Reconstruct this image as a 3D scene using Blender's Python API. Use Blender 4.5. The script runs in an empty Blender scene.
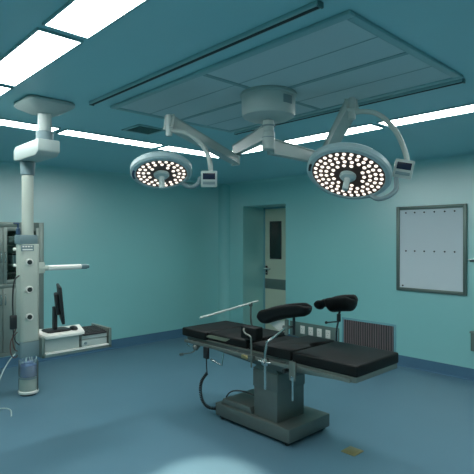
import bpy, bmesh, math, random
from mathutils import Vector, Matrix
random.seed(7)
SC = bpy.context.scene
COL = SC.collection
PI = math.pi

# ------------------------------------------------------------------ camera geometry
FPX, EYE, HZ = 480.0, 1.75, 238.0
YAW = math.radians(46.6)
FX = Vector((math.cos(YAW), math.sin(YAW), 0))
RX = Vector((math.sin(YAW), -math.cos(YAW), 0))
ORG = Vector((0, 0, EYE))
def ray(px, py):
    return FX + RX*((px-237)/FPX) + Vector((0, 0, (HZ-py)/FPX))
def at(px, py, d):            # a point read off the photograph at distance d
    return ORG + ray(px, py)*d

# ------------------------------------------------------------------ materials
def lin(c):
    return tuple(((v/255)/12.92 if v/255 <= .04045 else ((v/255+.055)/1.055)**2.4) for v in c)
MATS = {}
def mat(name, col, rough=.5, metal=0., noise=0., scale=20., bump=0., spec=.5, bscale=None, trans=0., coat=0.):
    m = bpy.data.materials.new(name); m.use_nodes = True
    nt = m.node_tree; b = nt.nodes['Principled BSDF']
    b.inputs['Base Color'].default_value = (*col, 1)
    b.inputs['Roughness'].default_value = rough
    b.inputs['Metallic'].default_value = metal
    b.inputs['Specular IOR Level'].default_value = spec
    b.inputs['Transmission Weight'].default_value = trans
    b.inputs['Coat Weight'].default_value = coat
    b.inputs['Coat Roughness'].default_value = rough
    if noise or bump:
        tc = nt.nodes.new('ShaderNodeTexCoord')
        n = nt.nodes.new('ShaderNodeTexNoise'); n.inputs['Scale'].default_value = scale; n.inputs['Detail'].default_value = 4
        nt.links.new(tc.outputs['Object'], n.inputs['Vector'])
        if noise:
            mx = nt.nodes.new('ShaderNodeMix'); mx.data_type = 'RGBA'
            mx.inputs[6].default_value = (*[c*(1-noise) for c in col], 1)
            mx.inputs[7].default_value = (*[min(1, c*(1+noise)) for c in col], 1)
            nt.links.new(n.outputs['Fac'], mx.inputs[0]); nt.links.new(mx.outputs[2], b.inputs['Base Color'])
        if bump:
            n2 = n
            if bscale:
                n2 = nt.nodes.new('ShaderNodeTexNoise'); n2.inputs['Scale'].default_value = bscale
                nt.links.new(tc.outputs['Object'], n2.inputs['Vector'])
            bp = nt.nodes.new('ShaderNodeBump'); bp.inputs['Strength'].default_value = bump; bp.inputs['Distance'].default_value = .01
            nt.links.new(n2.outputs['Fac'], bp.inputs['Height']); nt.links.new(bp.outputs['Normal'], b.inputs['Normal'])
    MATS[name] = m
    return m
def emit(name, col, s):
    m = bpy.data.materials.new(name); m.use_nodes = True
    b = m.node_tree.nodes['Principled BSDF']
    b.inputs['Base Color'].default_value = (.8, .8, .8, 1)
    b.inputs['Emission Color'].default_value = (*col, 1)
    b.inputs['Emission Strength'].default_value = s
    MATS[name] = m
    return m

M_wall  = mat('wall_teal', (.215, .575, .565), .38, noise=.03, scale=1.5, bump=.02, bscale=3, spec=1.0, coat=.6)
M_wall.node_tree.nodes['Principled BSDF'].inputs['IOR'].default_value = 2.1
M_cove  = mat('cove_teal', (.25, .56, .55), .5)
M_ceil  = mat('ceiling_teal', (.35, .65, .70), .45, noise=.03, scale=1.2)
M_floor = mat('vinyl_blue', (.098, .205, .27), .42, noise=.06, scale=2.2, bump=.03, bscale=60)
M_base  = mat('skirting_blue', (.065, .16, .25), .45, noise=.05, scale=5)
M_jamb  = mat('jamb_teal', (.18, .40, .45), .45)
M_trim  = mat('panel_trim', (.27, .46, .48), .4)
M_alu   = mat('anodised_dark', (.10, .19, .19), .4, metal=.5)
M_mesh  = mat('filter_screen', (.52, .64, .66), .6, noise=.05, scale=300)
M_seam  = mat('filter_seam', (.25, .40, .42), .6)
M_white = mat('white_enamel', (.43, .50, .48), .38, noise=.03, scale=6)
M_white2= mat('cream_enamel', (.47, .52, .46), .4, noise=.03, scale=6)
M_lampb = mat('lamp_shell', (.34, .46, .48), .35, noise=.03, scale=8)
M_lampg = mat('lamp_grey', (.42, .52, .52), .4)
M_face  = mat('lamp_face', (.085, .045, .036), .3)
M_steel = mat('brushed_steel', (.24, .26, .235), .42, metal=.7, noise=.06, scale=30)
M_dframe= mat('frame_steel', (.13, .15, .14), .5, metal=.5, noise=.06, scale=14)
M_dsteel= mat('dull_steel', (.155, .18, .168), .42, metal=.6, noise=.08, scale=12)
M_chrome= mat('chrome', (.55, .57, .56), .25, metal=1.)
M_brass = mat('brass', (.42, .34, .16), .35, metal=.7, noise=.1, scale=60)
M_black = mat('black_vinyl', (.0055, .0068, .0068), .55, spec=.25, noise=.2, scale=8, bump=.04, bscale=120)
M_blackp= mat('black_plastic', (.014, .015, .017), .4)
M_dark  = mat('dark_inside', (.02, .03, .03), .6)
M_grey  = mat('grey_plastic', (.17, .25, .27), .45)
M_blued = mat('dull_blue', (.03, .07, .13), .4)
M_blue  = mat('blue_plastic', (.02, .08, .30), .35)
M_board = mat('board_white', (.60, .68, .72), .4, noise=.02, scale=3)
M_frame = mat('board_frame', (.14, .19, .17), .4, metal=.5)
M_door  = mat('door_pale', (.62, .68, .53), .45, noise=.03, scale=4)
M_kick  = mat('door_band', (.16, .22, .20), .4, metal=.4)
M_dglass= mat('door_glass', (.015, .03, .025), .12)
M_cab   = mat('cabinet_steel', (.26, .31, .28), .4, metal=.6, noise=.06, scale=9)
M_slat  = mat('grille_slat', (.21, .17, .175), .5, metal=.2)
M_outlet= mat('outlet_white', (.80, .80, .74), .4)
M_red   = mat('red_tube', (.16, .07, .06), .5)
M_tube  = mat('clear_tube', (.55, .66, .64), .3)
M_screen= mat('display_dark', (.012, .02, .05), .25)
M_arm   = mat('arm_enamel', (.46, .52, .49), .4, noise=.02, scale=8)
M_green = mat('canister_grey', (.33, .40, .36), .35)
M_glass = mat('cabinet_glass', (.75, .85, .82), .08, trans=1.)
M_glass.node_tree.nodes['Principled BSDF'].inputs['IOR'].default_value = 1.1
M_jar   = mat('jar_plastic', (.70, .82, .85), .15, trans=.85)
M_jar.node_tree.nodes['Principled BSDF'].inputs['IOR'].default_value = 1.1
M_olive = mat('film_tray', (.16, .19, .14), .5)
M_light = emit('diffuser', (.95, 1.0, .98), 7.0)
M_led   = emit('led_warm', (1.0, .84, .70), .55)

# ------------------------------------------------------------------ mesh builder
class MB:
    def __init__(s): s.bm = bmesh.new()
    def _merge(s, b):
        me = bpy.data.meshes.new('tmp'); b.to_mesh(me); b.free()
        s.bm.from_mesh(me); bpy.data.meshes.remove(me); return s
    def box(s, lo, hi, bev=0., seg=2, mtx=None):
        b = bmesh.new(); bmesh.ops.create_cube(b, size=1)
        c = [(lo[i]+hi[i])/2 for i in range(3)]; d = [abs(hi[i]-lo[i]) for i in range(3)]
        for v in b.verts: v.co = Vector((c[0]+v.co.x*d[0], c[1]+v.co.y*d[1], c[2]+v.co.z*d[2]))
        if bev: bmesh.ops.bevel(b, geom=b.edges[:], offset=min(bev, min(d)*.45), segments=seg, profile=.5, affect='EDGES')
        if mtx: b.transform(mtx)
        return s._merge(b)
    def beam(s, p, q, w, h, bev=.01, w2=None, h2=None):
        p, q = Vector(p), Vector(q); z = (q-p); L = z.length; z.normalize()
        up = Vector((0, 0, 1))
        x = z.cross(up)
        if x.length < 1e-3: x = Vector((1, 0, 0))
        x.normalize(); y = x.cross(z).normalized()
        if y.z < 0: y = -y; x = -x
        b = bmesh.new(); bmesh.ops.create_cube(b, size=1)
        for v in b.verts:
            t = v.co.z+.5; W = w+((w2 or w)-w)*t; Hh = h+((h2 or h)-h)*t
            v.co = p + z*(t*L) + x*(v.co.x*W) + y*(v.co.y*Hh)
        if bev: bmesh.ops.bevel(b, geom=b.edges[:], offset=bev, segments=2, profile=.5, affect='EDGES')
        bmesh.ops.recalc_face_normals(b, faces=b.faces[:])
        return s._merge(b)
    def lathe(s, prof, mtx=None, n=40):        # prof: (r, z) list
        b = bmesh.new(); rings = []
        for r, z in prof:
            if r < 1e-5: rings.append([b.verts.new((0, 0, z))])
            else: rings.append([b.verts.new((r*math.cos(2*PI*k/n), r*math.sin(2*PI*k/n), z)) for k in range(n)])
        for A, B in zip(rings, rings[1:]):
            for k in range(n):
                a0, a1 = A[k % len(A)], A[(k+1) % len(A)]; b0, b1 = B[k % len(B)], B[(k+1) % len(B)]
                vs = []
                for v in (a0, a1, b1, b0):
                    if v not in vs: vs.append(v)
                if len(vs) >= 3:
                    try: b.faces.new(vs)
                    except ValueError: pass
        for R in (rings[0], rings[-1]):
            if len(R) > 2:
                try: b.faces.new(R)
                except ValueError: pass
        bmesh.ops.recalc_face_normals(b, faces=b.faces[:])
        if mtx: b.transform(mtx)
        return s._merge(b)
    def cyl(s, p, q, r, r2=None, n=20, bev=0.):
        p, q = Vector(p), Vector(q); L = (q-p).length
        rot = Vector((0, 0, 1)).rotation_difference((q-p).normalized()).to_matrix().to_4x4()
        r2 = r if r2 is None else r2
        e = min(bev, r*.5, L*.3) if bev else 0
        prof = [(0, 0), (r-e, 0), (r, e), (r2, L-e), (r2-e, L), (0, L)] if e else [(0, 0), (r, 0), (r2, L), (0, L)]
        return s.lathe(prof, Matrix.Translation(p) @ rot, n)
    def tube(s, pts, r, n=10, smooth=3):
        P = [Vector(p) for p in pts]
        for _ in range(smooth):
            Q = [P[0]]
            for a, c in zip(P, P[1:]): Q += [a*.75+c*.25, a*.25+c*.75]
            P = Q + [P[-1]]
        b = bmesh.new(); rings = []; x = None
        for i, p in enumerate(P):
            t = (P[min(i+1, len(P)-1)] - P[max(i-1, 0)]).normalized()
            if x is None:
                x = t.cross(Vector((0, 0, 1)))
                if x.length < 1e-3: x = t.cross(Vector((1, 0, 0)))
            x = (x - t*x.dot(t)).normalized(); y = t.cross(x)
            rings.append([b.verts.new(p + x*(r*math.cos(2*PI*k/n)) + y*(r*math.sin(2*PI*k/n))) for k in range(n)])
        for A, B in zip(rings, rings[1:]):
            for k in range(n): b.faces.new((A[k], A[(k+1) % n], B[(k+1) % n], B[k]))
        b.faces.new(rings[0]); b.faces.new(rings[-1])
        bmesh.ops.recalc_face_normals(b, faces=b.faces[:])
        return s._merge(b)
    def prism(s, poly, axis, a0, a1, bev=0.):
        # poly of 2-D points in the other two axes (x: (y,z), y: (x,z), z: (x,y))
        def mk(p, a): return {'x': (a, p[0], p[1]), 'y': (p[0], a, p[1]), 'z': (p[0], p[1], a)}[axis]
        b = bmesh.new()
        A = [b.verts.new(mk(p, a0)) for p in poly]; B = [b.verts.new(mk(p, a1)) for p in poly]
        b.faces.new(A); b.faces.new(B[::-1]); n = len(poly)
        for k in range(n): b.faces.new((A[k], A[(k+1) % n], B[(k+1) % n], B[k]))
        bmesh.ops.recalc_face_normals(b, faces=b.faces[:])
        if bev: bmesh.ops.bevel(b, geom=b.edges[:], offset=bev, segments=2, profile=.5, affect='EDGES')
        return s._merge(b)
    def build(s, name, m, parent=None, shade=True):
        me = bpy.data.meshes.new(name)
        if shade:
            for f in s.bm.faces: f.smooth = True
            for e in s.bm.edges:
                if len(e.link_faces) == 2 and e.calc_face_angle(0) > .6: e.smooth = False
        off = Vector((0, 0, 0)); p = parent
        while p is not None: off += p.location; p = p.parent
        loc = None
        if parent is None:
            vs = [v.co for v in s.bm.verts]
            loc = Vector(((min(v.x for v in vs)+max(v.x for v in vs))/2, (min(v.y for v in vs)+max(v.y for v in vs))/2, min(v.z for v in vs)))
            off = loc
        s.bm.transform(Matrix.Translation(-off))
        s.bm.to_mesh(me); s.bm.free(); me.materials.append(m)
        o = bpy.data.objects.new(name, me); COL.objects.link(o)
        if parent is not None: o.parent = parent
        else: o.location = loc
        return o

def tag(o, label=None, cat=None, group=None, kind=None):
    if label: o['label'] = label
    if cat: o['category'] = cat
    if group: o['group'] = group
    if kind: o['kind'] = kind
    return o
def thing(name, loc, label, cat, group=None):
    o = bpy.data.objects.new(name, None); COL.objects.link(o)
    o.empty_display_size = .1; o.location = Vector(loc)
    return tag(o, label, cat, group)
def structure(o, label=None, cat=None):
    return tag(o, label, cat, kind='structure')
def copy_tree(o, parent=None):
    c = o.copy(); COL.objects.link(c)
    if parent is not None: c.parent = parent
    for ch in list(o.children): copy_tree(ch, c)
    return c

# ------------------------------------------------------------------ room shell
XL, XR, YF, YB, ZC = -1.2, 6.15, -2.25, 6.85, 2.78
T = .15
structure(MB().box((XL-T, YF-T, -.12), (XR+.9, YB+.6, 0)).build('floor', M_floor, shade=False), 'smooth blue vinyl floor of the operating room', 'floor')
structure(MB().box((XL-T, YF-T, ZC), (XR+.9, YB+.6, ZC+.12)).build('ceiling', M_ceil, shade=False), 'teal ceiling panels with recessed light strips', 'ceiling')
# back wall with the cabinet niche
NX0, NX1, NZ0, NZ1 = 1.40, 2.68, .15, 1.95
w = MB()
w.box((XL-T, YB, 0), (NX0, YB+.55, ZC)); w.box((NX1, YB, 0), (XR+.9, YB+.55, ZC))
w.box((NX0, YB, 0), (NX1, YB+.55, NZ0)); w.box((NX0, YB, NZ1), (NX1, YB+.55, ZC)); w.box((NX0, YB+.42, NZ0), (NX1, YB+.55, NZ1))
structure(w.build('wall_back', M_wall, shade=False), 'teal wall behind the equipment pendant', 'wall')
# right wall with the deep door opening
DY0, DY1, DZ, XD = 5.31, 6.34, 2.33, 6.71
w = MB()
w.box((XR, YF-T, 0), (XR+.75, DY0, ZC)); w.box((XR, DY1, 0), (XR+.75, YB, ZC)); w.box((XR, DY0, DZ), (XR+.75, DY1, ZC))
structure(w.build('wall_right', M_wall, shade=False), 'teal wall with the deep doorway and white board', 'wall')
structure(MB().box((XL-T, YF, 0), (XL, YB, ZC)).build('wall_left', M_wall, shade=False))
structure(MB().box((XL, YF-T, 0), (XR, YF, ZC)).build('wall_front', M_wall, shade=False))
# coved corner and skirtings
def cove(poly_c, r, quad, n=8):
    cx, cy = poly_c; pts = [(cx, cy)]
    for k in range(n+1):
        a = PI/2*k/n
        pts.append((cx+quad[0]*(r-r*math.sin(a)), cy+quad[1]*(r-r*math.cos(a))))
    return pts
structure(MB().prism(cove((XR, YB), .16, (-1, -1)), 'z', 0, ZC).build('trim_1', M_cove))
structure(MB().prism(cove((YB, ZC), .05, (-1, -1)), 'x', XL, XR).build('trim_2', M_wall))
structure(MB().prism(cove((XR, ZC), .05, (-1, -1)), 'y', YF, YB).build('trim_3', M_wall))
BH = .145
structure(MB().prism(cove((YB, 0), .03, (-1, 1)) , 'x', XL, XR-.15).box((XL, YB-.006, 0), (XR-.15, YB, BH)).build('baseboard_back', M_base), 'blue coved skirting along the back wall', 'baseboard')
b = MB()
for y0, y1 in ((YF, DY0), (DY1, YB-.15)):
    b.prism(cove((XR, 0), .03, (-1, 1)), 'y', y0, y1).box((XR-.006, y0, 0), (XR, y1, BH))
structure(b.build('baseboard_right', M_base), 'blue coved skirting along the right wall', 'baseboard')

# door deep in the opening
d = thing('door_1', (XD, 5.81, 0), 'pale door with narrow dark window set deep in the doorway', 'door'); structure(d)
MB().box((XD, DY0+.03, .01), (XD+.04, DY1-.03, DZ-.02), .004).build('door_leaf', M_door, d)
MB().box((XD-.012, DY1-.03, 0), (XD+.05, DY1, DZ)).box((XD-.012, DY0, 0), (XD+.05, DY0+.03, DZ)).box((XD-.012, DY0, DZ-.03), (XD+.05, DY1, DZ)).build('door_frame', M_jamb, d)
MB().box((XD-.006, 5.91, 1.37), (XD+.002, 6.17, 2.05), .003).build('window', M_dglass, d)
wf = MB()
for lo, hi in (((5.895, 1.355), (6.185, 1.37)), ((5.895, 2.05), (6.185, 2.065)), ((5.895, 1.37), (5.91, 2.05)), ((6.17, 1.37), (6.185, 2.05))):
    wf.box((XD-.010, lo[0], lo[1]), (XD+.002, hi[0], hi[1]), .003)
wf.build('window_frame', M_blackp, d)
MB().box((XD-.005, DY0+.03, .79), (XD+.002, DY1-.03, .98), .002).build('band', M_kick, d)
MB().box((XD-.012, 6.245, 1.05), (XD, 6.295, 1.22), .006).build('lock_plate', M_blackp, d)
MB().cyl((XD-.01, 6.27, 1.17), (XD-.05, 6.27, 1.17), .014).tube([(XD-.05, 6.27, 1.17), (XD-.055, 6.2, 1.17), (XD-.05, 6.14, 1.165)], .017).cyl((XD-.01, 6.27, 1.09), (XD-.025, 6.27, 1.09), .016).build('handle', M_chrome, d)

# ------------------------------------------------------------------ ceiling lights
ZL = ZC-.006
def light(x0, x1, y0, y1, label, n=[0]):
    t = thing('ceiling_light', ((x0+x1)/2, (y0+y1)/2, ZL-.004), label, 'ceiling light', 'strip lights around the ceiling')
    g = .012
    MB().box((x0+g, y0+g, ZL-.004), (x1-g, y1-g, ZL+.003)).build('diffuser', M_light, t, False)
    f = MB()
    f.box((x0, y0, ZL-.006), (x0+g, y1, ZC)); f.box((x1-g, y0, ZL-.006), (x1, y1, ZC))
    f.box((x0+g, y0, ZL-.006), (x1-g, y0+g, ZC)); f.box((x0+g, y1-g, ZL-.006), (x1-g, y1, ZC))
    f.build('frame', M_trim, t, False)
GP = .028
s1 = [(-.40, .78, 'added unseen light panel that brightens the back wall at left'), (.78, 1.91, 'long white light panel over the pendant, above the back wall, at left'), (1.91, 3.07, 'long white light panel by the back wall, beyond the square ceiling vent'), (3.07, 4.06, 'short white light panel by the back wall, nearest the strip corner')]  # first panel is an unseen addition to brighten the back wall at left
for a, c, l in s1: light(a+GP, c-GP, 4.38, 4.62, l)
s2 = [(3.42, 4.38, 'white light panel beside the right wall, nearest the far strip corner'), (2.27, 3.42, 'white light panel beside the right wall, behind the large lamp'), (1.10, 2.27, 'white light panel beside the right wall, running out of the picture edge'), (-.07, 1.10, 'white light panel beside the right wall, near end of the row')]
for a, c, l in s2: light(3.82, 4.06, a+GP, c-GP, l)
s3 = [(3.40, 4.38, 'white light panel on the near ceiling strip, farthest of its row'), (2.34, 3.40, 'white light panel on the near ceiling strip at upper left, above the pendant plate'), (1.25, 2.34, 'white light panel on the near ceiling strip, cut by the top of the picture'), (.1, 1.25, 'white light panel on the near ceiling strip, overhead')]
for a, c, l in s3: light(.90, 1.14, a+GP, c-GP, l)
s4 = [(1.14, 2.45, 'white light panel behind the camera, left of two'), (2.45, 3.82, 'white light panel behind the camera, right of two')]
for a, c, l in s4: light(a+GP, c-GP, -.12, .12, l)

# ------------------------------------------------------------------ laminar flow panel, rails, vent
PX0, PX1, PY0, PY1 = 1.85, 3.13, 1.22, 3.40
p = thing('air_supply_panel', (2.49, 2.31, ZC-.03), 'large rectangular filter panel in the ceiling above the operating table', 'ceiling panel')
fr = MB(); fw = .05
fr.box((PX0, PY0, ZC-.02), (PX0+fw, PY1, ZC), .006); fr.box((PX1-fw, PY0, ZC-.02), (PX1, PY1, ZC), .006)
fr.box((PX0+fw, PY0, ZC-.02), (PX1-fw, PY0+fw, ZC), .006); fr.box((PX0+fw, PY1-fw, ZC-.02), (PX1-fw, PY1, ZC), .006)
fr.build('frame', M_trim, p)
cx, cy = 2.49, 2.31
for x0, x1 in ((PX0+fw, cx-.018), (cx+.018, PX1-fw)):
    for y0, y1 in ((PY0+fw, cy-.018), (cy+.018, PY1-fw)):
        q = MB().box((x0, y0, ZC-.012), (x1, y1, ZC)).build('filter_screen', M_mesh, p, False)
        xm = (x0+x1)/2
        MB().box((xm-.004, y0, ZC-.0135), (xm+.004, y1, ZC-.011)).build('seam', M_seam, q, False)
MB().box((cx-.018, PY0+fw, ZC-.016), (cx+.018, PY1-fw, ZC)).box((PX0+fw, cy-.018, ZC-.016), (PX1-fw, cy+.018, ZC)).build('crossbar', M_seam, p, False)
def rail(x, y0, y1, label):
    t = thing('ceiling_rail', (x, (y0+y1)/2, ZC-.024), label, 'ceiling rail')
    MB().box((x-.024, y0, ZC-.02), (x+.024, y1, ZC), .003).build('channel', M_trim, t)
    MB().box((x-.009, y0+.01, ZC-.0235), (x+.009, y1-.01, ZC-.018)).build('slot', M_dark, t)
    for y in (y0, y1):
        MB().box((x-.018, y-.006, ZC-.026), (x+.018, y+.006, ZC), .002).build('end_cap', M_alu, t)
rail(1.70, 1.27, 3.40, 'long ceiling rail on the near side of the filter panel')
rail(3.20, 1.25, 3.40, 'long ceiling rail on the far side of the filter panel, beside the light strip')
v = thing('ceiling_vent', (2.48, 3.91, ZC-.012), 'square dark exhaust grille in the ceiling above the small lamp', 'vent')
f = MB()
f.box((2.33, 3.75, ZC-.012), (2.36, 4.06, ZC), .003); f.box((2.61, 3.75, ZC-.012), (2.64, 4.06, ZC), .003)
f.box((2.36, 3.75, ZC-.012), (2.61, 3.78, ZC), .003); f.box((2.36, 4.03, ZC-.012), (2.61, 4.06, ZC), .003)
f.build('frame', M_trim, v)
MB().box((2.36, 3.78, ZC-.003), (2.61, 4.03, ZC)).build('backing', M_dark, v, False)
s = MB()
for k in range(12):
    y = 3.79+k*.0205
    s.box((2.36, y, ZC-.01), (2.61, y+.008, ZC-.003))
s.build('slats', M_alu, v, False)

# ------------------------------------------------------------------ surgical lamps
SX, SY = 2.49, 2.31
m = thing('lamp_mount', (SX, SY, ZC), 'round white ceiling drum and stem carrying both surgical lamps', 'lamp mount')
MB().lathe([(0, ZC-.012), (.195, ZC-.012), (.2, ZC-.02), (.2, ZC-.035), (.19, ZC-.04), (.188, ZC-.155), (.18, ZC-.175), (.15, ZC-.19), (.07, ZC-.20), (0, ZC-.20)], Matrix.Translation((SX, SY, 0)), 56).build('drum', M_white, m)
# dark plates on the drum, following its curve
def drum_plate(a0, a1, z0, z1, r):
    b = MB(); n = 6; bmv = []
    for k in range(n+1):
        a = a0+(a1-a0)*k/n
        bmv.append([b.bm.verts.new((SX+R*math.cos(a), SY+R*math.sin(a), z)) for R, z in ((r, z0), (r, z1), (r-.006, z1), (r-.006, z0))])
    for A, B in zip(bmv, bmv[1:]):
        for k in range(4): b.bm.faces.new((A[k], A[(k+1) % 4], B[(k+1) % 4], B[k]))
    b.bm.faces.new(bmv[0]); b.bm.faces.new(bmv[-1])
    bmesh.ops.recalc_face_normals(b.bm, faces=b.bm.faces[:]); return b
ac = math.atan2(-SY, -SX)
drum_plate(ac+.56, ac+.98, ZC-.115, ZC-.06, .192).build('vent_plate', M_grey, m)
MB().cyl((SX, SY, ZC-.20), (SX, SY, 2.50), .04, bev=.004).cyl((SX, SY, 2.50), (SX, SY, 2.37), .046, bev=.006).build('stem', M_white, m)
MB().cyl((SX, SY, 2.535), (SX, SY, 2.545), .0475).build('ring', M_grey, m)
MB().cyl((SX, SY, 2.455), (SX, SY, 2.46), .048).build('ring', M_grey, m)

def lamp(name, label, ctr, nrm, R, Rf, rings, z_arm, joint, elbow, yoke, boxp, fork, bw, tilt, beam):
    t = thing(name, (SX, SY, z_arm), label, 'surgical lamp')
    ctr = Vector(ctr); nrm = Vector(nrm).normalized(); joint = Vector(joint); elbow = Vector(elbow)
    # horizontal arm
    st = Vector((SX, SY, z_arm)); dr = (joint-st); dr.z = 0; dr.normalize()
    MB().beam(st+dr*.038, Vector((joint.x, joint.y, z_arm)), .06, .085, .012, .055, .065).build('arm', M_arm, t)
    jb = Vector((joint.x, joint.y, z_arm))
    MB().cyl(jb+Vector((0, 0, .045)), jb-Vector((0, 0, .13)), .028, bev=.006).build('joint', M_white, t)
    j2 = jb-Vector((0, 0, .09))
    # spring arm
    e2 = elbow
    MB().beam(j2, e2, .052, .062, .014, .062, .078).build('spring_arm', M_arm, t)
    MB().cyl(e2+Vector((0, 0, .05)), e2-Vector((0, 0, .10)), .024, bev=.006).build('elbow', M_white, t)
    MB().tube(yoke, .017, 12).build('yoke', M_arm, t)
    # control box, facing the camera
    boxp = Vector(boxp); f = (ORG-boxp).normalized(); up = Vector((0, 0, 1)); x = up.cross(f).normalized(); y = f.cross(x)
    mtx = Matrix((x, y, f)).transposed().to_4x4(); mtx.translation = boxp
    mtx = mtx @ Matrix.Rotation(tilt, 4, 'Z')
    bx = MB().box((-bw, -bw, -.03), (bw, bw, .03), .008, mtx=mtx).build('control_box', M_white, t)
    MB().box((-bw*.75, -bw*.05, .028), (bw*.75, bw*.7, .032), .001, mtx=mtx).build('display', M_screen, bx)
    MB().box((-bw*.75, -bw*.65, .028), (bw*.75, -bw*.3, .032), .001, mtx=mtx).build('key_strip', M_grey, bx)
    MB().tube(fork, .015, 12).build('fork', M_grey, t)
    # head: axis nrm points out of the light face
    rot = Vector((0, 0, 1)).rotation_difference(nrm).to_matrix().to_4x4()
    hm = Matrix.Translation(ctr) @ rot
    head = MB().lathe([(Rf, .0), (Rf+.004, .006), (R-.012, .004), (R, -.008), (R, -.04), (R-.02, -.06), (R*.55, -.085), (R*.25, -.095), (0, -.095)], hm, 64)
    head = head.build('lamp_head', M_lampb, t)
    MB().lathe([(0, -.012), (0, .001), (Rf+.002, .001), (Rf+.002, -.012)], hm, 64).build('light_face', M_face, head)
    MB().lathe([(0, 0), (.054, 0), (.054, .012), (.045, .022), (.026, .026), (.02, .03), (.02, .105), (.017, .115), (0, .118)], hm, 32).build('handle', M_lampg, head)
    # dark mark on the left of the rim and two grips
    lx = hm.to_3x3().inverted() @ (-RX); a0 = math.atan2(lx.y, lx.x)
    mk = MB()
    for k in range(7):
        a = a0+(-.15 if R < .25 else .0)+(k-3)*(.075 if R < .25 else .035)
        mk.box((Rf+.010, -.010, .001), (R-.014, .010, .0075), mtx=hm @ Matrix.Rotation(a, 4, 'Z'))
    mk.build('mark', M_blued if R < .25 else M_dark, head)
    # LEDs
    led0 = None
    lr = .0126 if R > .25 else .0118
    zax = nrm
    for r, n, skip, ph in rings:
        for k in range(n):
            if k in skip: continue
            a = a0 + 2*PI*(k+ph)/n
            pos = hm @ Vector((r*math.cos(a), r*math.sin(a), .0015))
            if led0 is None:
                b = MB().lathe([(0, 0), (lr, 0), (lr*.9, .004), (lr*.5, .006), (0, .0065)], rot, 12)
                me = bpy.data.meshes.new('led'); b.bm.to_mesh(me); b.bm.free(); me.materials.append(M_led)
                led0 = bpy.data.objects.new('led', me); o = led0
            else: o = led0.copy()
            COL.objects.link(o); o.parent = head; o.location = pos - t.location
    # the lamp's own beam
    ld = bpy.data.lights.new(name+'_beam', 'SPOT'); ld.energy = beam[0]; ld.spot_size = math.radians(beam[1]); ld.spot_blend = .35
    ld.color = (1, .80, .64); ld.shadow_soft_size = Rf*.5
    lo = bpy.data.objects.new('lamp_beam', ld); COL.objects.link(lo)
    lo.location = ctr + nrm*.13
    aim = (Vector(beam[2])-lo.location).normalized() if beam[2] else nrm
    lo.rotation_euler = (-aim).to_track_quat('Z', 'Y').to_euler()
    return t

def face_normal(c, cosphi, slant):      # which way a lamp faces, from how round its face looks
    tc = (ORG-Vector(c)).normalized(); r = Vector((0, 0, 1)).cross(tc).normalized(); u = tc.cross(r)
    s = math.radians(slant); sp = math.sqrt(1-cosphi**2)
    return tc*cosphi + (r*(-math.sin(s)) + u*(-math.cos(s)))*sp

dL = 3.35
cL = at(161.5, 174, dL); nL = face_normal(cL, .52, -2)
lamp('surgical_lamp', 'smaller surgical lamp with a round face of LEDs, left of the ceiling drum', cL, nL, .215, .176,
     [(.157, 23, (), 0), (.124, 17, (), .3), (.09, 10, (2, 3, 7), .5)], 2.50, at(236, 150, 4.09), at(169, 122, dL),
     [at(169, 131, dL), at(176, 130.5, dL), at(190, 134, dL), at(204, 146, dL), at(210, 160, dL), at(211, 174, dL)], at(209, 179, dL),
     [at(200, 177, dL), at(199, 183, dL), at(194, 187, dL), at(188, 187, dL), at(182, 183, dL)], .057, 0, (135, 24, at(206, 484, 1.75*480/246)))
dR = 3.15
cR = at(348, 175.5, dR); nR = face_normal(cR, .60, 12)
lamp('surgical_lamp', 'larger surgical lamp with a round face of LEDs, right of the ceiling drum', cR, nR, .276, .236,
     [(.215, 30, (), 0), (.179, 25, (), .3), (.143, 20, (5,), .1), (.104, 14, (3, 5, 9), .5)], 2.40, at(318, 157, 3.9), at(352, 105, 3.2),
     [at(353, 113, 3.2), at(362, 111, 3.18), at(379, 113, 3.15), at(396, 130, 3.12), at(405, 150, 3.1), at(408, 165, 3.1)], at(403.5, 169, 3.1),
     [at(396, 178, 3.05), at(397, 189, 3.02), at(390, 196, 3.0), at(378, 200, 3.0), at(370, 195, 3.05)], .06, math.radians(-12), (90, 46, None))

# ------------------------------------------------------------------ equipment pendant
PXc, PYc = 1.45, 4.02
t = thing('equipment_pendant', (PXc, PYc, .915), 'white ceiling pendant with a socket column and a side shelf, at left', 'pendant')
def rrect(cx, cy, hx, hy, r, n=6):
    pts = []
    for sx, sy, a in ((1, 1, 0), (-1, 1, PI/2), (-1, -1, PI), (1, -1, 1.5*PI)):
        for k in range(n+1):
            q = a+PI/2*k/n; pts.append((cx+sx*(hx-r)+r*math.cos(q), cy+sy*(hy-r)+r*math.sin(q)))
    return pts
pl = MB(); rr = []
for z, h_ in ((ZC, .165), (ZC-.012, .18), (ZC-.03, .18), (ZC-.045, .165), (ZC-.085, .085)):
    rr.append([pl.bm.verts.new((q[0], q[1], z)) for q in rrect(1.45, 3.67, h_, h_, h_*.3)])
for A, B in zip(rr, rr[1:]):
    for k in range(len(A)): pl.bm.faces.new((A[k], A[(k+1) % len(A)], B[(k+1) % len(A)], B[k]))
pl.bm.faces.new(rr[0]); pl.bm.faces.new(rr[-1]); bmesh.ops.recalc_face_normals(pl.bm, faces=pl.bm.faces[:])
pl.build('ceiling_plate', M_white, t)
MB().cyl((1.45, 3.67, ZC-.075), (1.45, 3.67, 2.56), .05).build('drop_tube', M_white, t)
MB().cyl((1.45, 3.67, 2.56), (1.45, 3.67, 2.48), .062, bev=.006).build('collar', M_grey, t)
MB().prism([(3.58, 2.49), (4.06, 2.49), (4.10, 2.46), (4.10, 2.38), (3.95, 2.37), (3.64, 2.37), (3.58, 2.40)], 'x', PXc-.085, PXc+.085, .012).build('arm', M_white, t)
MB().cyl((PXc, PYc, 2.37), (PXc, PYc, 2.26), .06, .052, bev=.005).build('elbow', M_grey, t)
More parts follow.
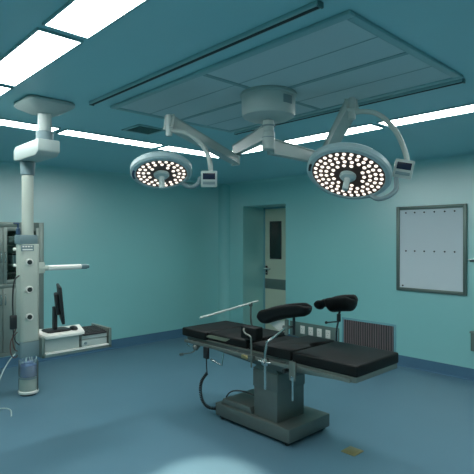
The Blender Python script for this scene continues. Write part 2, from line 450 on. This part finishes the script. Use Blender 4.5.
MB().cyl((PXc, PYc, 2.26), (PXc, PYc, 1.76), .045).build('pole', M_white2, t)
MB().box((PXc-.085, PYc-.06, 1.70), (PXc+.06, PYc+.06, 1.775), .008).build('cap', M_grey, t)
c_ = MB().prism(rrect(PXc, PYc, .076, .066, .03), 'z', .915, 1.70, .006).build('column', M_white2, t)
MB().prism(rrect(PXc+.005, PYc, .085, .06, .02), 'z', .79, .913, .005).build('lower_section', M_grey, t)
# the column face turned to the camera
yf = PYc-.066
for z in (1.555, 1.335, 1.115):
    s = MB().lathe([(.019, 0), (.03, 0), (.03, .012), (.024, .016), (.019, .01)], Matrix.Translation((PXc-.012, yf, z)) @ Matrix.Rotation(PI/2, 4, 'X'), 24).build('socket', M_outlet, t)
    MB().cyl((PXc-.012, yf+.001, z), (PXc-.012, yf-.0165, z), .018).build('socket_core', M_dark, s)
lb = MB().box((PXc-.075, yf-.003, 1.645), (PXc+.025, yf+.001, 1.693), .001).build('label_plate', M_grey, t)
k_ = MB()
for i in range(4): k_.box((PXc-.065+i*.021, yf-.0038, 1.676), (PXc-.05+i*.021, yf-.002, 1.687))
k_.box((PXc-.065, yf-.0038, 1.652), (PXc+.015, yf-.002, 1.662))
k_.build('lettering', M_outlet, lb, False)
# gas valve and knobs on the left side
MB().cyl((PXc-.075, PYc, 1.775), (PXc-.075, PYc, 1.83), .016, bev=.004).cyl((PXc-.075, PYc, 1.83), (PXc-.075, PYc, 1.87), .009).cyl((PXc-.11, PYc, 1.868), (PXc-.065, PYc, 1.868), .008, bev=.002).build('flow_valve', M_blued, t)
for z in (1.66, 1.53): 
    MB().cyl((PXc-.09, PYc, z), (PXc-.112, PYc, z), .013, bev=.003).build('gas_outlet', M_outlet, t)
# horizontal handle arm
MB().box((PXc+.06, PYc-.05, 1.46), (PXc+.125, PYc-.01, 1.55), .008).cyl((PXc+.07, PYc-.03, 1.50), (PXc+.15, PYc-.03, 1.50), .022).build('arm_bracket', M_white2, t)
MB().cyl((PXc+.15, PYc-.03, 1.50), (PXc+.445, PYc-.03, 1.50), .022, bev=.004).build('handle_arm', M_outlet, t)
MB().cyl((PXc+.44, PYc-.03, 1.50), (PXc+.50, PYc-.03, 1.50), .021, bev=.003).cyl((PXc+.50, PYc-.03, 1.50), (PXc+.515, PYc-.03, 1.50), .016).build('arm_tip', M_grey, t)
# shelf
SY0, SY1 = 3.90, 4.24
MB().box((1.52, SY0, .775), (2.14, SY0+.012, .80), .002).box((1.52, SY0, .775), (1.545, SY1, .94), .002).box((2.115, SY0, .775), (2.14, SY1, .945), .002).box((1.545, SY0+.012, .775), (2.115, SY1, .785)).box((1.52, SY1, .775), (2.14, SY1+.012, .90), .002).build('shelf_frame', M_cab, t)
MB().box((1.55, SY0-.004, .798), (2.11, SY0+.03, .810)).build('shelf_lip', M_outlet, t)
MB().box((1.55, SY0+.03, .79), (1.85, SY1-.01, .925), .004).build('cabinet_box', M_white, t)
MB().prism([(1.545, SY0-.02), (1.86, SY0-.02), (1.885, SY0), (2.0, SY1), (1.545, SY1)], 'z', .926, .952, .005).build('worktop', M_outlet, t)
dr = MB().box((1.87, SY0+.02, .808), (2.105, SY1-.01, .866), .004).build('drawer', M_white, t)
MB().box((1.87, SY0+.02, .872), (2.105, SY1-.01, .905), .004).build('keyboard_tray', M_white, t)
MB().cyl((1.90, SY0+.02, .84), (1.90, SY0+.008, .84), .012).build('knob', M_grey, dr)
# hanging leads
g = MB().tube([(PXc-.08, PYc-.04, 1.45), (PXc-.125, PYc-.05, 1.42), (PXc-.135, PYc-.05, 1.25), (PXc-.13, PYc-.05, 1.14)], .006).box((PXc-.155, PYc-.07, 1.03), (PXc-.105, PYc-.04, 1.14), .006)
g.tube([(PXc-.13, PYc-.05, 1.03), (PXc-.12, PYc-.05, .93), (PXc-.06, PYc-.04, .88), (PXc-.03, PYc-.02, .92)], .004).build('adaptor_lead', M_blackp, t)
MB().tube([(PXc-.09, PYc, 1.02), (PXc-.12, PYc, .97), (PXc-.11, PYc, .86), (PXc-.07, PYc, .83), (PXc-.04, PYc, .87), (PXc-.04, PYc, .92)], .0045).tube([(PXc-.09, PYc-.03, 1.0), (PXc-.14, PYc, .93), (PXc-.13, PYc, .80), (PXc-.08, PYc, .78), (PXc-.05, PYc, .92)], .004).build('hose', M_red, t)

# monitor on the shelf, turned almost edge-on
mx, my, mz = 1.71, 4.07, .952
t = thing('monitor', (mx, my, mz), 'black flat monitor on a stand, seen almost edge-on, on the pendant shelf', 'monitor')
MB().prism(rrect(mx, my, .105, .085, .03), 'z', mz, mz+.014, .004).build('base', M_blackp, t)
MB().box((mx-.03, my-.025, mz+.012), (mx+.0, my+.025, mz+.21), .006).build('stand', M_blackp, t)
mt = Matrix.Translation((mx+.035, my, mz+.235)) @ Matrix.Rotation(math.radians(-20), 4, 'Z') @ Matrix.Rotation(math.radians(-5), 4, 'Y')
MB().box((-.012, -.2, -.155), (.012, .2, .155), .006, mtx=mt).box((-.045, -.09, -.09), (-.01, .09, .09), .012, mtx=mt).build('housing', M_blackp, t)
MB().box((.011, -.185, -.14), (.0135, .185, .14), .001, mtx=mt).build('screen', M_dglass, t)
tag(MB().lathe([(0, 0), (.03, 0), (.033, .01), (.026, .026), (.012, .033), (0, .034)], Matrix.Translation((1.84, 4.02, .952)) @ Matrix.Diagonal((1.0, 1.6, 1, 1)), 20).build('computer_mouse', M_blackp), 'black computer mouse on the pendant shelf beside the monitor', 'mouse')
t = thing('keyboard', (1.99, 3.98, .905), 'black keyboard lying on the drawer unit of the pendant shelf', 'keyboard')
MB().prism([(SY0+.01, .905), (SY1-.1, .905), (SY1-.1, .945), (SY0+.01, .92)], 'x', 1.885, 2.10, .004).build('case', M_blackp, t)
kk = MB()
for i in range(10):
    for j in range(5):
        x = 1.893+i*.0203; y = SY0+.025+j*.04; z = .923+(y-SY0-.01)*.109
        kk.box((x, y, z-.002), (x+.016, y+.032, z+.006), .002, 1)
kk.build('keys', M_dark, t, False)

# ------------------------------------------------------------------ steel cabinet in the back wall
t = thing('instrument_cabinet', ((NX0+NX1)/2, YB, NZ0), 'steel cabinet with glass doors built into the back wall behind the pendant', 'cabinet')
b = MB(); e = .004
x0, x1, z0, z1 = NX0+e, NX1-e, NZ0+e, NZ1-e
b.box((x0, YB+.37, z0), (x1, YB+.40, z1)); b.box((x0, YB, z0), (x0+.02, YB+.37, z1)); b.box((x1-.02, YB, z0), (x1, YB+.37, z1))
b.box((x0, YB, z0), (x1, YB+.37, z0+.02)); b.box((x0, YB, z1-.02), (x1, YB+.37, z1)); b.box((x0, YB+.01, 1.09), (x1, YB+.37, 1.12))
b.build('carcass', M_cab, t, False)
f = MB(); fw = .05
f.box((x0-.02, YB-.012, z0), (x0+fw, YB, z1+.02), .003); f.box((x1-fw, YB-.012, z0), (x1+.015, YB, z1+.02), .003)
f.box((x0+fw, YB-.012, z1-fw), (x1-fw, YB, z1+.02), .003); f.box((x0+fw, YB-.012, z0), (x1-fw, YB, z0+.05), .003); f.box((x0+fw, YB-.012, 1.08), (x1-fw, YB, 1.13), .003)
f.build('frame', M_cab, t)
xm = 2.14
for a, c in ((x0+fw, xm-.003), (xm+.003, x1-fw)):
    dd = MB(); r = .05
    dd.box((a, YB-.025, 1.135), (a+r, YB-.013, z1-fw), .002); dd.box((c-r, YB-.025, 1.135), (c, YB-.013, z1-fw), .002)
    dd.box((a+r, YB-.025, 1.135), (c-r, YB-.013, 1.135+r), .002); dd.box((a+r, YB-.025, z1-fw-r), (c-r, YB-.013, z1-fw), .002)
    dd = dd.build('glass_door', M_cab, t)
    MB().box((a+r, YB-.021, 1.135+r), (c-r, YB-.017, z1-fw-r)).build('pane', M_glass, dd, False)
    hx = a+.025 if a > 2 else c-.025
    MB().tube([(hx, YB-.025, 1.42), (hx, YB-.05, 1.43), (hx, YB-.05, 1.55), (hx, YB-.025, 1.56)], .007).build('handle', M_chrome, dd)
    ld_ = MB().box((a, YB-.025, z0+.055), (c, YB-.013, 1.075), .003).build('lower_door', M_cab, t)
    MB().tube([(hx, YB-.025, .85), (hx, YB-.05, .86), (hx, YB-.05, .98), (hx, YB-.025, .99)], .007).build('handle', M_chrome, ld_)
for z in (1.38, 1.64):
    MB().box((x0+.02, YB+.03, z), (x1-.02, YB+.36, z+.012)).build('shelf', M_cab, t, False)
def case(x, y, z, sx, sy, sz, mm, label):
    k = thing('instrument_case', (x, y, z), label, 'case')
    MB().box((x-sx, y-sy, z), (x+sx, y+sy, z+sz), .008).build('body', mm, k)
    MB().box((x-sx*1.02, y-sy*1.02, z+sz), (x+sx*1.02, y+sy*1.02, z+sz+.02), .004).build('lid', M_blackp, k)
    MB().tube([(x-.03, y-sy, z+sz*.7), (x-.03, y-sy-.02, z+sz*.6), (x+.03, y-sy-.02, z+sz*.6), (x+.03, y-sy, z+sz*.7)], .005).build('handle', M_grey, k)
case(2.36, YB+.17, 1.121, .13, .1, .15, M_blackp, 'black case on the bottom shelf behind the cabinet glass')
case(2.42, YB+.17, 1.393, .12, .1, .12, M_grey, 'grey case on the middle shelf behind the cabinet glass')
case(2.34, YB+.17, 1.653, .12, .1, .12, M_dsteel, 'dull steel case on the top shelf behind the cabinet glass')

# ------------------------------------------------------------------ suction unit on the floor
ux, uy = 2.0, 5.52
t = thing('suction_unit', (ux, uy, 0), 'small suction canister with a blue insert and clear hoses on the floor below the pendant', 'suction unit')
TM = Matrix.Translation((ux, uy, 0))
MB().lathe([(0, .0), (.085, .0), (.085, .02), (0, .02)], TM).build('foot', M_dark, t)
MB().lathe([(0, .02), (.105, .02), (.108, .03), (.108, .045), (.1, .052), (0, .052)], TM).build('base', M_outlet, t)
MB().lathe([(0, .052), (.096, .052), (.096, .185), (0, .185)], TM).build('canister', M_green, t)
MB().lathe([(0, .185), (.101, .185), (.101, .205), (0, .205)], TM).build('band', M_grey, t)
MB().lathe([(.094, .205), (.094, .385), (.088, .392), (.088, .386), (.089, .38), (.089, .21)], TM).build('jar', M_jar, t)
MB().lathe([(0, .205), (.085, .205), (.085, .33), (.05, .345), (.05, .36), (0, .36)], TM, 24).build('insert', M_blue, t)
for sx in (-1, 1):
    MB().cyl((ux+sx*.075, uy-sx*.075, .05), (ux+sx*.075, uy-sx*.075, .38), .007).build('post', M_dsteel, t)
MB().tube([(ux-.02, uy, .36), (ux-.03, uy, .46), (ux+.02, uy-.03, .52), (ux+.07, uy-.06, .44), (ux+.06, uy-.05, .36)], .006).tube([(ux+.02, uy, .36), (ux+.0, uy-.02, .44), (ux-.03, uy, .40), (ux-.03, uy, .36)], .006) \
    .tube([(ux+.04, uy, .36), (ux+.03, uy, .50), (ux-.03, uy+.02, .54), (ux-.16, uy+.1, .42), (ux-.28, uy+.1, .2), (ux-.36, uy-.02, .007), (ux-.45, uy-.25, .007), (ux-.3, uy-.35, .007), (ux-.38, uy-.6, .007)], .006).build('hose', M_tube, t)

# ------------------------------------------------------------------ right wall fittings
t = thing('wall_board', (XR, 2.82, 1.035), 'white wall board in a dark frame with rows of small dark studs, on the right wall', 'board')
y0, y1, z0, z1 = 2.355, 3.29, 1.035, 2.175; fw = .045
f = MB()
f.box((XR-.03, y0, z0), (XR, y0+fw, z1), .006); f.box((XR-.03, y1-fw, z0), (XR, y1, z1), .006)
f.box((XR-.03, y0+fw, z0), (XR, y1-fw, z0+fw), .006); f.box((XR-.03, y0+fw, z1-fw), (XR, y1-fw, z1), .006)
f.build('frame', M_frame, t)
MB().box((XR-.012, y0+fw, z0+fw), (XR, y1-fw, z1-fw)).build('panel', M_board, t, False)
for z in (2.09, 1.575):
    for y in (3.155, 3.03, 2.9, 2.765, 2.63, 2.505):
        MB().cyl((XR-.011, y, z), (XR-.026, y, z), .011, .009, bev=.003).build('stud', M_blackp, t)
MB().cyl((XR-.011, 3.2, 1.105), (XR-.026, 3.2, 1.105), .012, .010, bev=.003).build('stud', M_blackp, t)

t = thing('air_grille', (XR, 3.745, .17), 'low return air grille of dark vertical slats in the right wall', 'grille')
y0, y1, z0, z1 = 3.335, 4.155, .175, .525
f = MB()
f.box((XR-.014, y0-.03, z0-.03), (XR, y1+.03, z0), .003); f.box((XR-.014, y0-.03, z1), (XR, y1+.03, z1+.03), .003)
f.box((XR-.014, y0-.03, z0), (XR, y0, z1), .003); f.box((XR-.014, y1, z0), (XR, y1+.03, z1), .003)
f.build('frame', M_jamb, t)
MB().box((XR-.004, y0, z0), (XR, y1, z1)).build('backing', M_dark, t, False)
s = MB(); n = 22
for k in range(n):
    y = y0+(k+.5)*(y1-y0)/n
    s.box((-.010, -.008, z0), (.010, .008, z1), mtx=Matrix.Translation((XR-.013, y, 0)) @ Matrix.Rotation(math.radians(random.choice((20, 35, 50, 30))), 4, 'Z'))
s.build('slats', M_slat, t, False)

t = thing('socket_panel', (XR, 4.72, .13), 'steel socket panel with a row of white outlets low on the right wall', 'socket panel')
MB().box((XR-.02, 4.235, .13), (XR, 5.2, .375), .004).build('plate', M_kick, t)
for y in (4.93, 4.765, 4.595, 4.43):
    o = MB().box((XR-.028, y-.045, .195), (XR-.019, y+.045, .325), .004).build('outlet', M_outlet, t)
    k = MB()
    for a, c in ((-.015, .275), (.015, .275), (0, .24)): k.box((XR-.029, y+a-.003, c-.006), (XR-.0275, y+a+.003, c+.006))
    k.build('slots', M_dark, o, False)
t = thing('wall_socket', (XR, 2.2, .36), 'small steel socket box low on the right wall at the picture edge', 'socket panel')
MB().box((XR-.05, 2.02, .37), (XR, 2.30, .60), .006).build('box', M_kick, t)
MB().box((XR-.06, 2.01, .59), (XR, 2.31, .61), .004).build('hood', M_cab, t)
t = thing('wall_hook', (XR, 2.25, 1.47), 'short chrome bar fixed to the right wall beside the board', 'hook')
MB().box((XR-.02, 2.13, 1.455), (XR, 2.32, 1.475), .003).build('bracket', M_dsteel, t)
MB().box((XR-.05, 2.12, 1.478), (XR, 2.33, 1.492), .004).build('bar', M_chrome, t)
# floor socket
t = thing('floor_socket', (3.39, 2.21, 0), 'square brass socket plate set in the floor at lower right', 'floor socket')
MB().box((3.32, 2.145, 0), (3.46, 2.275, .006), .002).build('plate', M_brass, t)
MB().box((3.345, 2.17, .006), (3.435, 2.25, .009), .002).build('lid', M_brass, t)

# ------------------------------------------------------------------ operating table
TX0, TX1 = 3.02, 3.64
ZP, ZT = .735, .82
t = thing('operating_table', (3.33, 3.0, 0), 'operating table with black pads on a steel column in the middle of the room', 'operating table')
MB().box((3.05, 2.595, .035), (3.62, 3.535, .155), .012).build('base', M_dsteel, t)
MB().box((3.08, 2.63, .012), (3.59, 3.50, .036)).build('plinth', M_dark, t, False)
for x in (3.10, 3.57):
    for y in (2.66, 3.47):
        MB().cyl((x, y, 0), (x, y, .03), .022).build('foot', M_blackp, t)
MB().prism([(3.06, .154), (3.47, .154), (3.45, .21), (3.08, .215)], 'x', 3.075, 3.50, .008).build('motor_housing', M_dsteel, t)
c_ = MB().box((3.085, 2.76, .154), (3.45, 3.04, .50), .006).build('column', M_dsteel, t)
MB().box((3.079, 2.752, .42), (3.456, 3.048, .575), .006).prism([(2.74, .575), (3.06, .575), (3.0, .62), (2.80, .62)], 'x', 3.09, 3.45).build('column_sleeve', M_dsteel, t)
# under-frame wedge and leg plate
MB().prism([(3.98, .732), (3.98, .70), (3.86, .685), (2.98, .625), (2.52, .615), (2.52, .732)], 'x', 3.05, 3.61, .006).build('under_frame', M_dframe, t)
MB().prism([(2.505, .732), (1.94, .732), (1.94, .69), (2.505, .655)], 'x', 3.03, 3.63, .005).build('leg_plate', M_steel, t)
MB().box((TX0+.02, 2.51, .732), (TX1-.02, 4.01, .742), .003).build('top_plate', M_steel, t)
# pads
MB().box((TX0, 3.655, ZP+.002), (TX1, 4.03, ZT), .014, 3).build('head_pad', M_black, t)
MB().box((TX0+.03, 3.10, ZP+.007), (TX1-.03, 3.645, ZT), .014, 3).build('back_pad', M_black, t)
MB().box((TX0+.04, 2.87, ZP+.007), (TX1-.04, 3.09, ZT-.025), .012, 3).build('lumbar_pad', M_black, t)
def cutpad(y0, y1, cut_at):      # a pad whose far end has a rounded notch
    pts = []
    n = 12; cxm, r = 3.40, .10
    if cut_at == 'lo':
        pts = [(TX0, y1), (TX1, y1), (TX1, y0)] + [(cxm+r*math.cos(PI*k/n), y0+.07*math.sin(PI*k/n)) for k in range(n+1)] + [(TX0, y0)]
    return pts
MB().prism(cutpad(2.555, 2.865, 'lo'), 'z', ZP+.007, ZT+.004, .010).build('seat_pad', M_black, t)
MB().box((TX0, 1.93, ZP-.002), (TX1, 2.54, ZT), .014, 3).build('leg_pad', M_black, t)
MB().prism([(3.72, .768), (3.60, .798), (3.32, .80), (3.38, .768)], 'x', TX0+.024, TX0+.032).build('side_label', M_olive, t)
# side rails with blocks
for side, x in (('near', TX0-.03), ('far', TX1+.018)):
    MB().box((x, 2.55, .685), (x+.012, 3.95, .715), .002).build('side_rail', M_steel, t)
    MB().box((x, 1.97, .695), (x+.012, 2.46, .722), .002).build('side_rail', M_steel, t)
    b = MB()
    for y in (2.05, 2.4, 2.65, 3.2, 3.85):
        lo, hi = (x+.011, TX0+.045) if side == 'near' else (TX1-.045, x+.001)
        b.box((lo, y-.015, .695), (hi, y+.015, .712))
    b.build('rail_spacer', M_dsteel, t, False)
# joint plate between the seat and leg sections, with its pin
MB().box((TX0-.045, 2.47, .60), (TX0-.031, 2.535, .755), .004).build('hinge_plate', M_steel, t)
MB().cyl((TX0-.04, 2.50, .64), (TX0-.04, 2.50, .44), .008).cyl((TX0-.04, 2.50, .64), (TX0-.04, 2.50, .60), .018, bev=.003).build('locking_pin', M_chrome, t)
MB().cyl((TX0-.04, 2.60, .655), (TX0+.04, 2.60, .655), .018, bev=.003).build('knob', M_dark, t)
# crank and L-handle under the head end
MB().tube([(3.02, 3.92, .70), (3.0, 3.93, .655), (3.0, 3.83, .65), (3.0, 3.80, .69)], .006, smooth=1).build('hook', M_chrome, t)
MB().cyl((3.05, 3.78, .69), (2.99, 3.78, .64), .03, bev=.006).tube([(2.99, 3.78, .645), (2.975, 3.77, .61), (2.975, 3.98, .555)], .007, smooth=1).cyl((2.975, 3.95, .562), (2.975, 4.0, .548), .014, bev=.004).build('crank', M_dsteel, t)
MB().tube([(3.02, 3.38, .66), (3.0, 3.38, .55), (2.99, 3.49, .575)], .007, smooth=0).cyl((2.99, 3.47, .57), (2.99, 3.53, .583), .011, bev=.003).build('lever', M_chrome, t)
MB().tube([(3.10, 3.46, .16), (3.14, 3.43, .27), (3.20, 3.30, .29), (3.25, 3.15, .25), (3.25, 3.04, .27)], .007).build('power_cable', M_blackp, t)
MB().cyl((TX0-.055, 3.02, .695), (TX0+.02, 3.02, .695), .018, bev=.004).box((TX0-.05, 3.04, .68), (TX0-.031, 3.09, .71), .004).build('clamp', M_brass, t)

# hand control on a coiled cord
hc = thing('hand_control', (2.985, 3.60, .02), 'black hand control hanging from the table rail on a coiled cord', 'hand control')
MB().box((2.955, 3.54, .585), (2.985, 3.605, .70), .008).build('handset', M_blackp, hc)
pts = [(2.97, 3.57, .59), (2.975, 3.575, .52), (2.985, 3.58, .44)]
MB().tube(pts, .006).build('lead', M_blackp, hc)
cl = []
def cpath(u):
    P = [Vector(q) for q in ((2.985, 3.58, .44), (2.97, 3.64, .36), (2.975, 3.67, .26), (2.99, 3.66, .16), (3.015, 3.60, .10), (3.06, 3.53, .095))]
    s = u*(len(P)-1); i = min(int(s), len(P)-2); f = s-i
    a, b2, c2, d2 = P[max(i-1, 0)], P[i], P[i+1], P[min(i+2, len(P)-1)]
    return .5*((2*b2)+(c2-a)*f+(2*a-5*b2+4*c2-d2)*f*f+(3*b2-a-3*c2+d2)*f**3)
N = 300
for k in range(N+1):
    u = k/N; p_ = cpath(u); tt = (cpath(min(u+.01, 1))-cpath(max(u-.01, 0))).normalized()
    x = tt.cross(Vector((1, 0, 0))).normalized(); y = tt.cross(x)
    a = u*2*PI*30
    cl.append(p_+x*(.012*math.cos(a))+y*(.012*math.sin(a)))
MB().tube(cl, .0055, 6, 0).build('coiled_cord', M_blackp, hc)

# shoulder support pad clamped to the near rail
t = thing('support_pad', (2.985, 3.0, .68), 'small black box pad on a bent rod beside the middle of the table', 'support pad')
MB().box((3.02, 2.955, .84), (3.12, 3.15, .955), .014, 3).build('pad', M_black, t)
MB().tube([(2.972, 2.96, .62), (2.972, 2.96, .88), (2.975, 2.99, .895), (3.0, 3.07, .895), (3.0, 3.09, .93), (3.02, 3.10, .935)], .008, smooth=1).build('rod', M_steel, t)
MB().box((2.955, 2.93, .675), (2.988, 2.99, .725), .005).build('clamp', M_dsteel, t)

# leg supports
def trough(p0, p1, rfun, arc, th, roll=0, n=22, mseg=18):
    p0, p1 = Vector(p0), Vector(p1); z = (p1-p0); L = z.length; z.normalize()
    x = z.cross(Vector((0, 0, 1))).normalized(); y = x.cross(z)
    if y.z < 0: y = -y
    b = bmesh.new(); rings = []
    for i in range(n+1):
        u = i/n; r, dz, ac_ = rfun(u); c = p0+z*(L*u)+y*dz; ring = []
        for k in range(mseg+1):
            a = -PI/2+roll+ac_*(2*k/mseg-1)
            ring.append(b.verts.new(c+x*(r*math.cos(a))+y*(r*math.sin(a))))
        for k in range(mseg, -1, -1):
            a = -PI/2+roll+ac_*(2*k/mseg-1); q = max(r-th, r*.35)
            ring.append(b.verts.new(c+x*(q*math.cos(a))+y*(q*math.sin(a))))
        rings.append(ring)
    m_ = len(rings[0])
    for A, B in zip(rings, rings[1:]):
        for k in range(m_): b.faces.new((A[k], A[(k+1) % m_], B[(k+1) % m_], B[k]))
    b.faces.new(rings[0]); b.faces.new(rings[-1])
    bmesh.ops.recalc_face_normals(b, faces=b.faces[:])
    s = MB(); s._merge(b); return s
def soft(o, lv=1):
    md = o.modifiers.new('soften', 'SUBSURF'); md.levels = lv; md.render_levels = lv
t = thing('leg_support', (2.985, 2.79, .68), 'black padded leg support clamped to the near rail, large trough nearest the camera', 'leg support')
def r1(u):
    e_ = min(1, (min(u, 1-u)/.14))**.5
    return ((.058+.050*e_)*(1-.10*u), .02*math.sin(PI*u), 1.85*(.62+.38*e_)*(1-.10*u))
k = trough((3.03, 2.93, 1.085), (3.17, 2.47, 1.20), r1, 1.2, .035).build('cushion', M_black, t); soft(k)
MB().tube([(2.967, 2.79, .47), (2.967, 2.79, .86), (3.0, 2.74, .90), (3.07, 2.68, .97), (3.09, 2.66, 1.0)], .0115, smooth=1).build('rod', M_chrome, t)
MB().cyl((3.09, 2.66, .93), (3.095, 2.66, 1.06), .017, bev=.004).box((3.07, 2.63, .985), (3.12, 2.69, 1.01), .004).build('joint', M_steel, t)
MB().prism([(2.66, 1.05), (2.84, 1.03), (2.84, 1.0), (2.74, .955), (2.66, 1.0)], 'x', 3.085, 3.091).build('bracket', M_outlet, t)
MB().cyl((3.14, 2.62, .93), (3.14, 2.62, 1.08), .012, bev=.004).cyl((3.095, 2.64, 1.0), (3.14, 2.62, 1.0), .007).build('screw_handle', M_blackp, t)
MB().box((2.95, 2.76, .67), (2.988, 2.82, .73), .006).cyl((2.97, 2.79, .70), (2.93, 2.79, .70), .016, bev=.004).cyl((2.96, 2.72, .70), (2.96, 2.86, .70), .009, bev=.003).build('clamp', M_chrome, t)
t = thing('leg_support', (3.665, 2.56, .68), 'black padded leg support on the far rail, in front of the air grille', 'leg support')
def r2(u):
    e_ = min(1, (min(u, 1-u)/.12))**.5
    w = .07 if u < .28 else .07+.036*min(1, (u-.28)/.15)
    if .2 < u < .34: w -= .02
    return ((.04+(w*1.08-.04)*e_), .01+.03*min(1, u*1.6), 1.85*(.6+.4*e_))
k = trough((3.58, 2.735, 1.145), (3.66, 2.34, 1.18), r2, 1.2, .04).build('cushion', M_black, t); soft(k)
MB().cyl((3.62, 2.50, 1.0), (3.62, 2.50, 1.07), .018, bev=.004).cyl((3.62, 2.50, 1.06), (3.625, 2.49, 1.10), .01).build('joint', M_blackp, t)
MB().tube([(3.685, 2.57, .60), (3.685, 2.57, .76), (3.63, 2.53, .93), (3.62, 2.50, 1.02)], .010, smooth=1).build('rod', M_chrome, t)
MB().tube([(3.62, 2.50, 1.0), (3.6, 2.54, .995), (3.57, 2.60, .985)], .006).cyl((3.575, 2.59, .987), (3.565, 2.61, .983), .012, bev=.004).build('lever', M_blackp, t)
MB().box((3.672, 2.54, .67), (3.705, 2.60, .73), .006).build('clamp', M_chrome, t)

# screen bar over the head end
t = thing('screen_bar', (3.67, 3.70, .68), 'slim pale screen bar on a post at the far side of the head end', 'screen bar')
a_, b_ = at(200, 318, 4.55), at(258, 301, 5.25)
MB().cyl(a_, b_, .011, bev=.003).build('bar', M_arm, t)
pm = a_+(b_-a_)*.86
MB().tube([(3.685, pm.y, .66), (3.685, pm.y, .78), (pm.x, pm.y, .84), (pm.x, pm.y, pm.z)], .010, smooth=1).build('post', M_dsteel, t)
MB().cyl(pm-Vector((0, 0, .035)), pm+Vector((0, 0, .008)), .02, bev=.004).build('head_clamp', M_dsteel, t)
MB().box((3.672, pm.y-.03, .67), (3.705, pm.y+.03, .73), .006).build('rail_clamp', M_chrome, t)

# ------------------------------------------------------------------ world, camera, view
wd = bpy.data.worlds.new('world'); SC.world = wd; wd.use_nodes = True
wd.node_tree.nodes['Background'].inputs[0].default_value = (.02, .03, .03, 1)
wd.node_tree.nodes['Background'].inputs[1].default_value = .2
cd = bpy.data.cameras.new('camera'); co = bpy.data.objects.new('camera', cd); COL.objects.link(co)
co.location = ORG; co.rotation_euler = (PI/2, 0, -(PI/2-YAW))
cd.sensor_width = 36; cd.sensor_fit = 'HORIZONTAL'; cd.lens = 36*FPX/474; cd.shift_y = (HZ-237)/474; cd.clip_start = .02
SC.camera = co
SC.view_settings.view_transform = 'Standard'; SC.view_settings.look = 'None'
SC.view_settings.gamma = 1; SC.view_settings.use_curve_mapping = False
SC.view_settings.exposure = 1.32
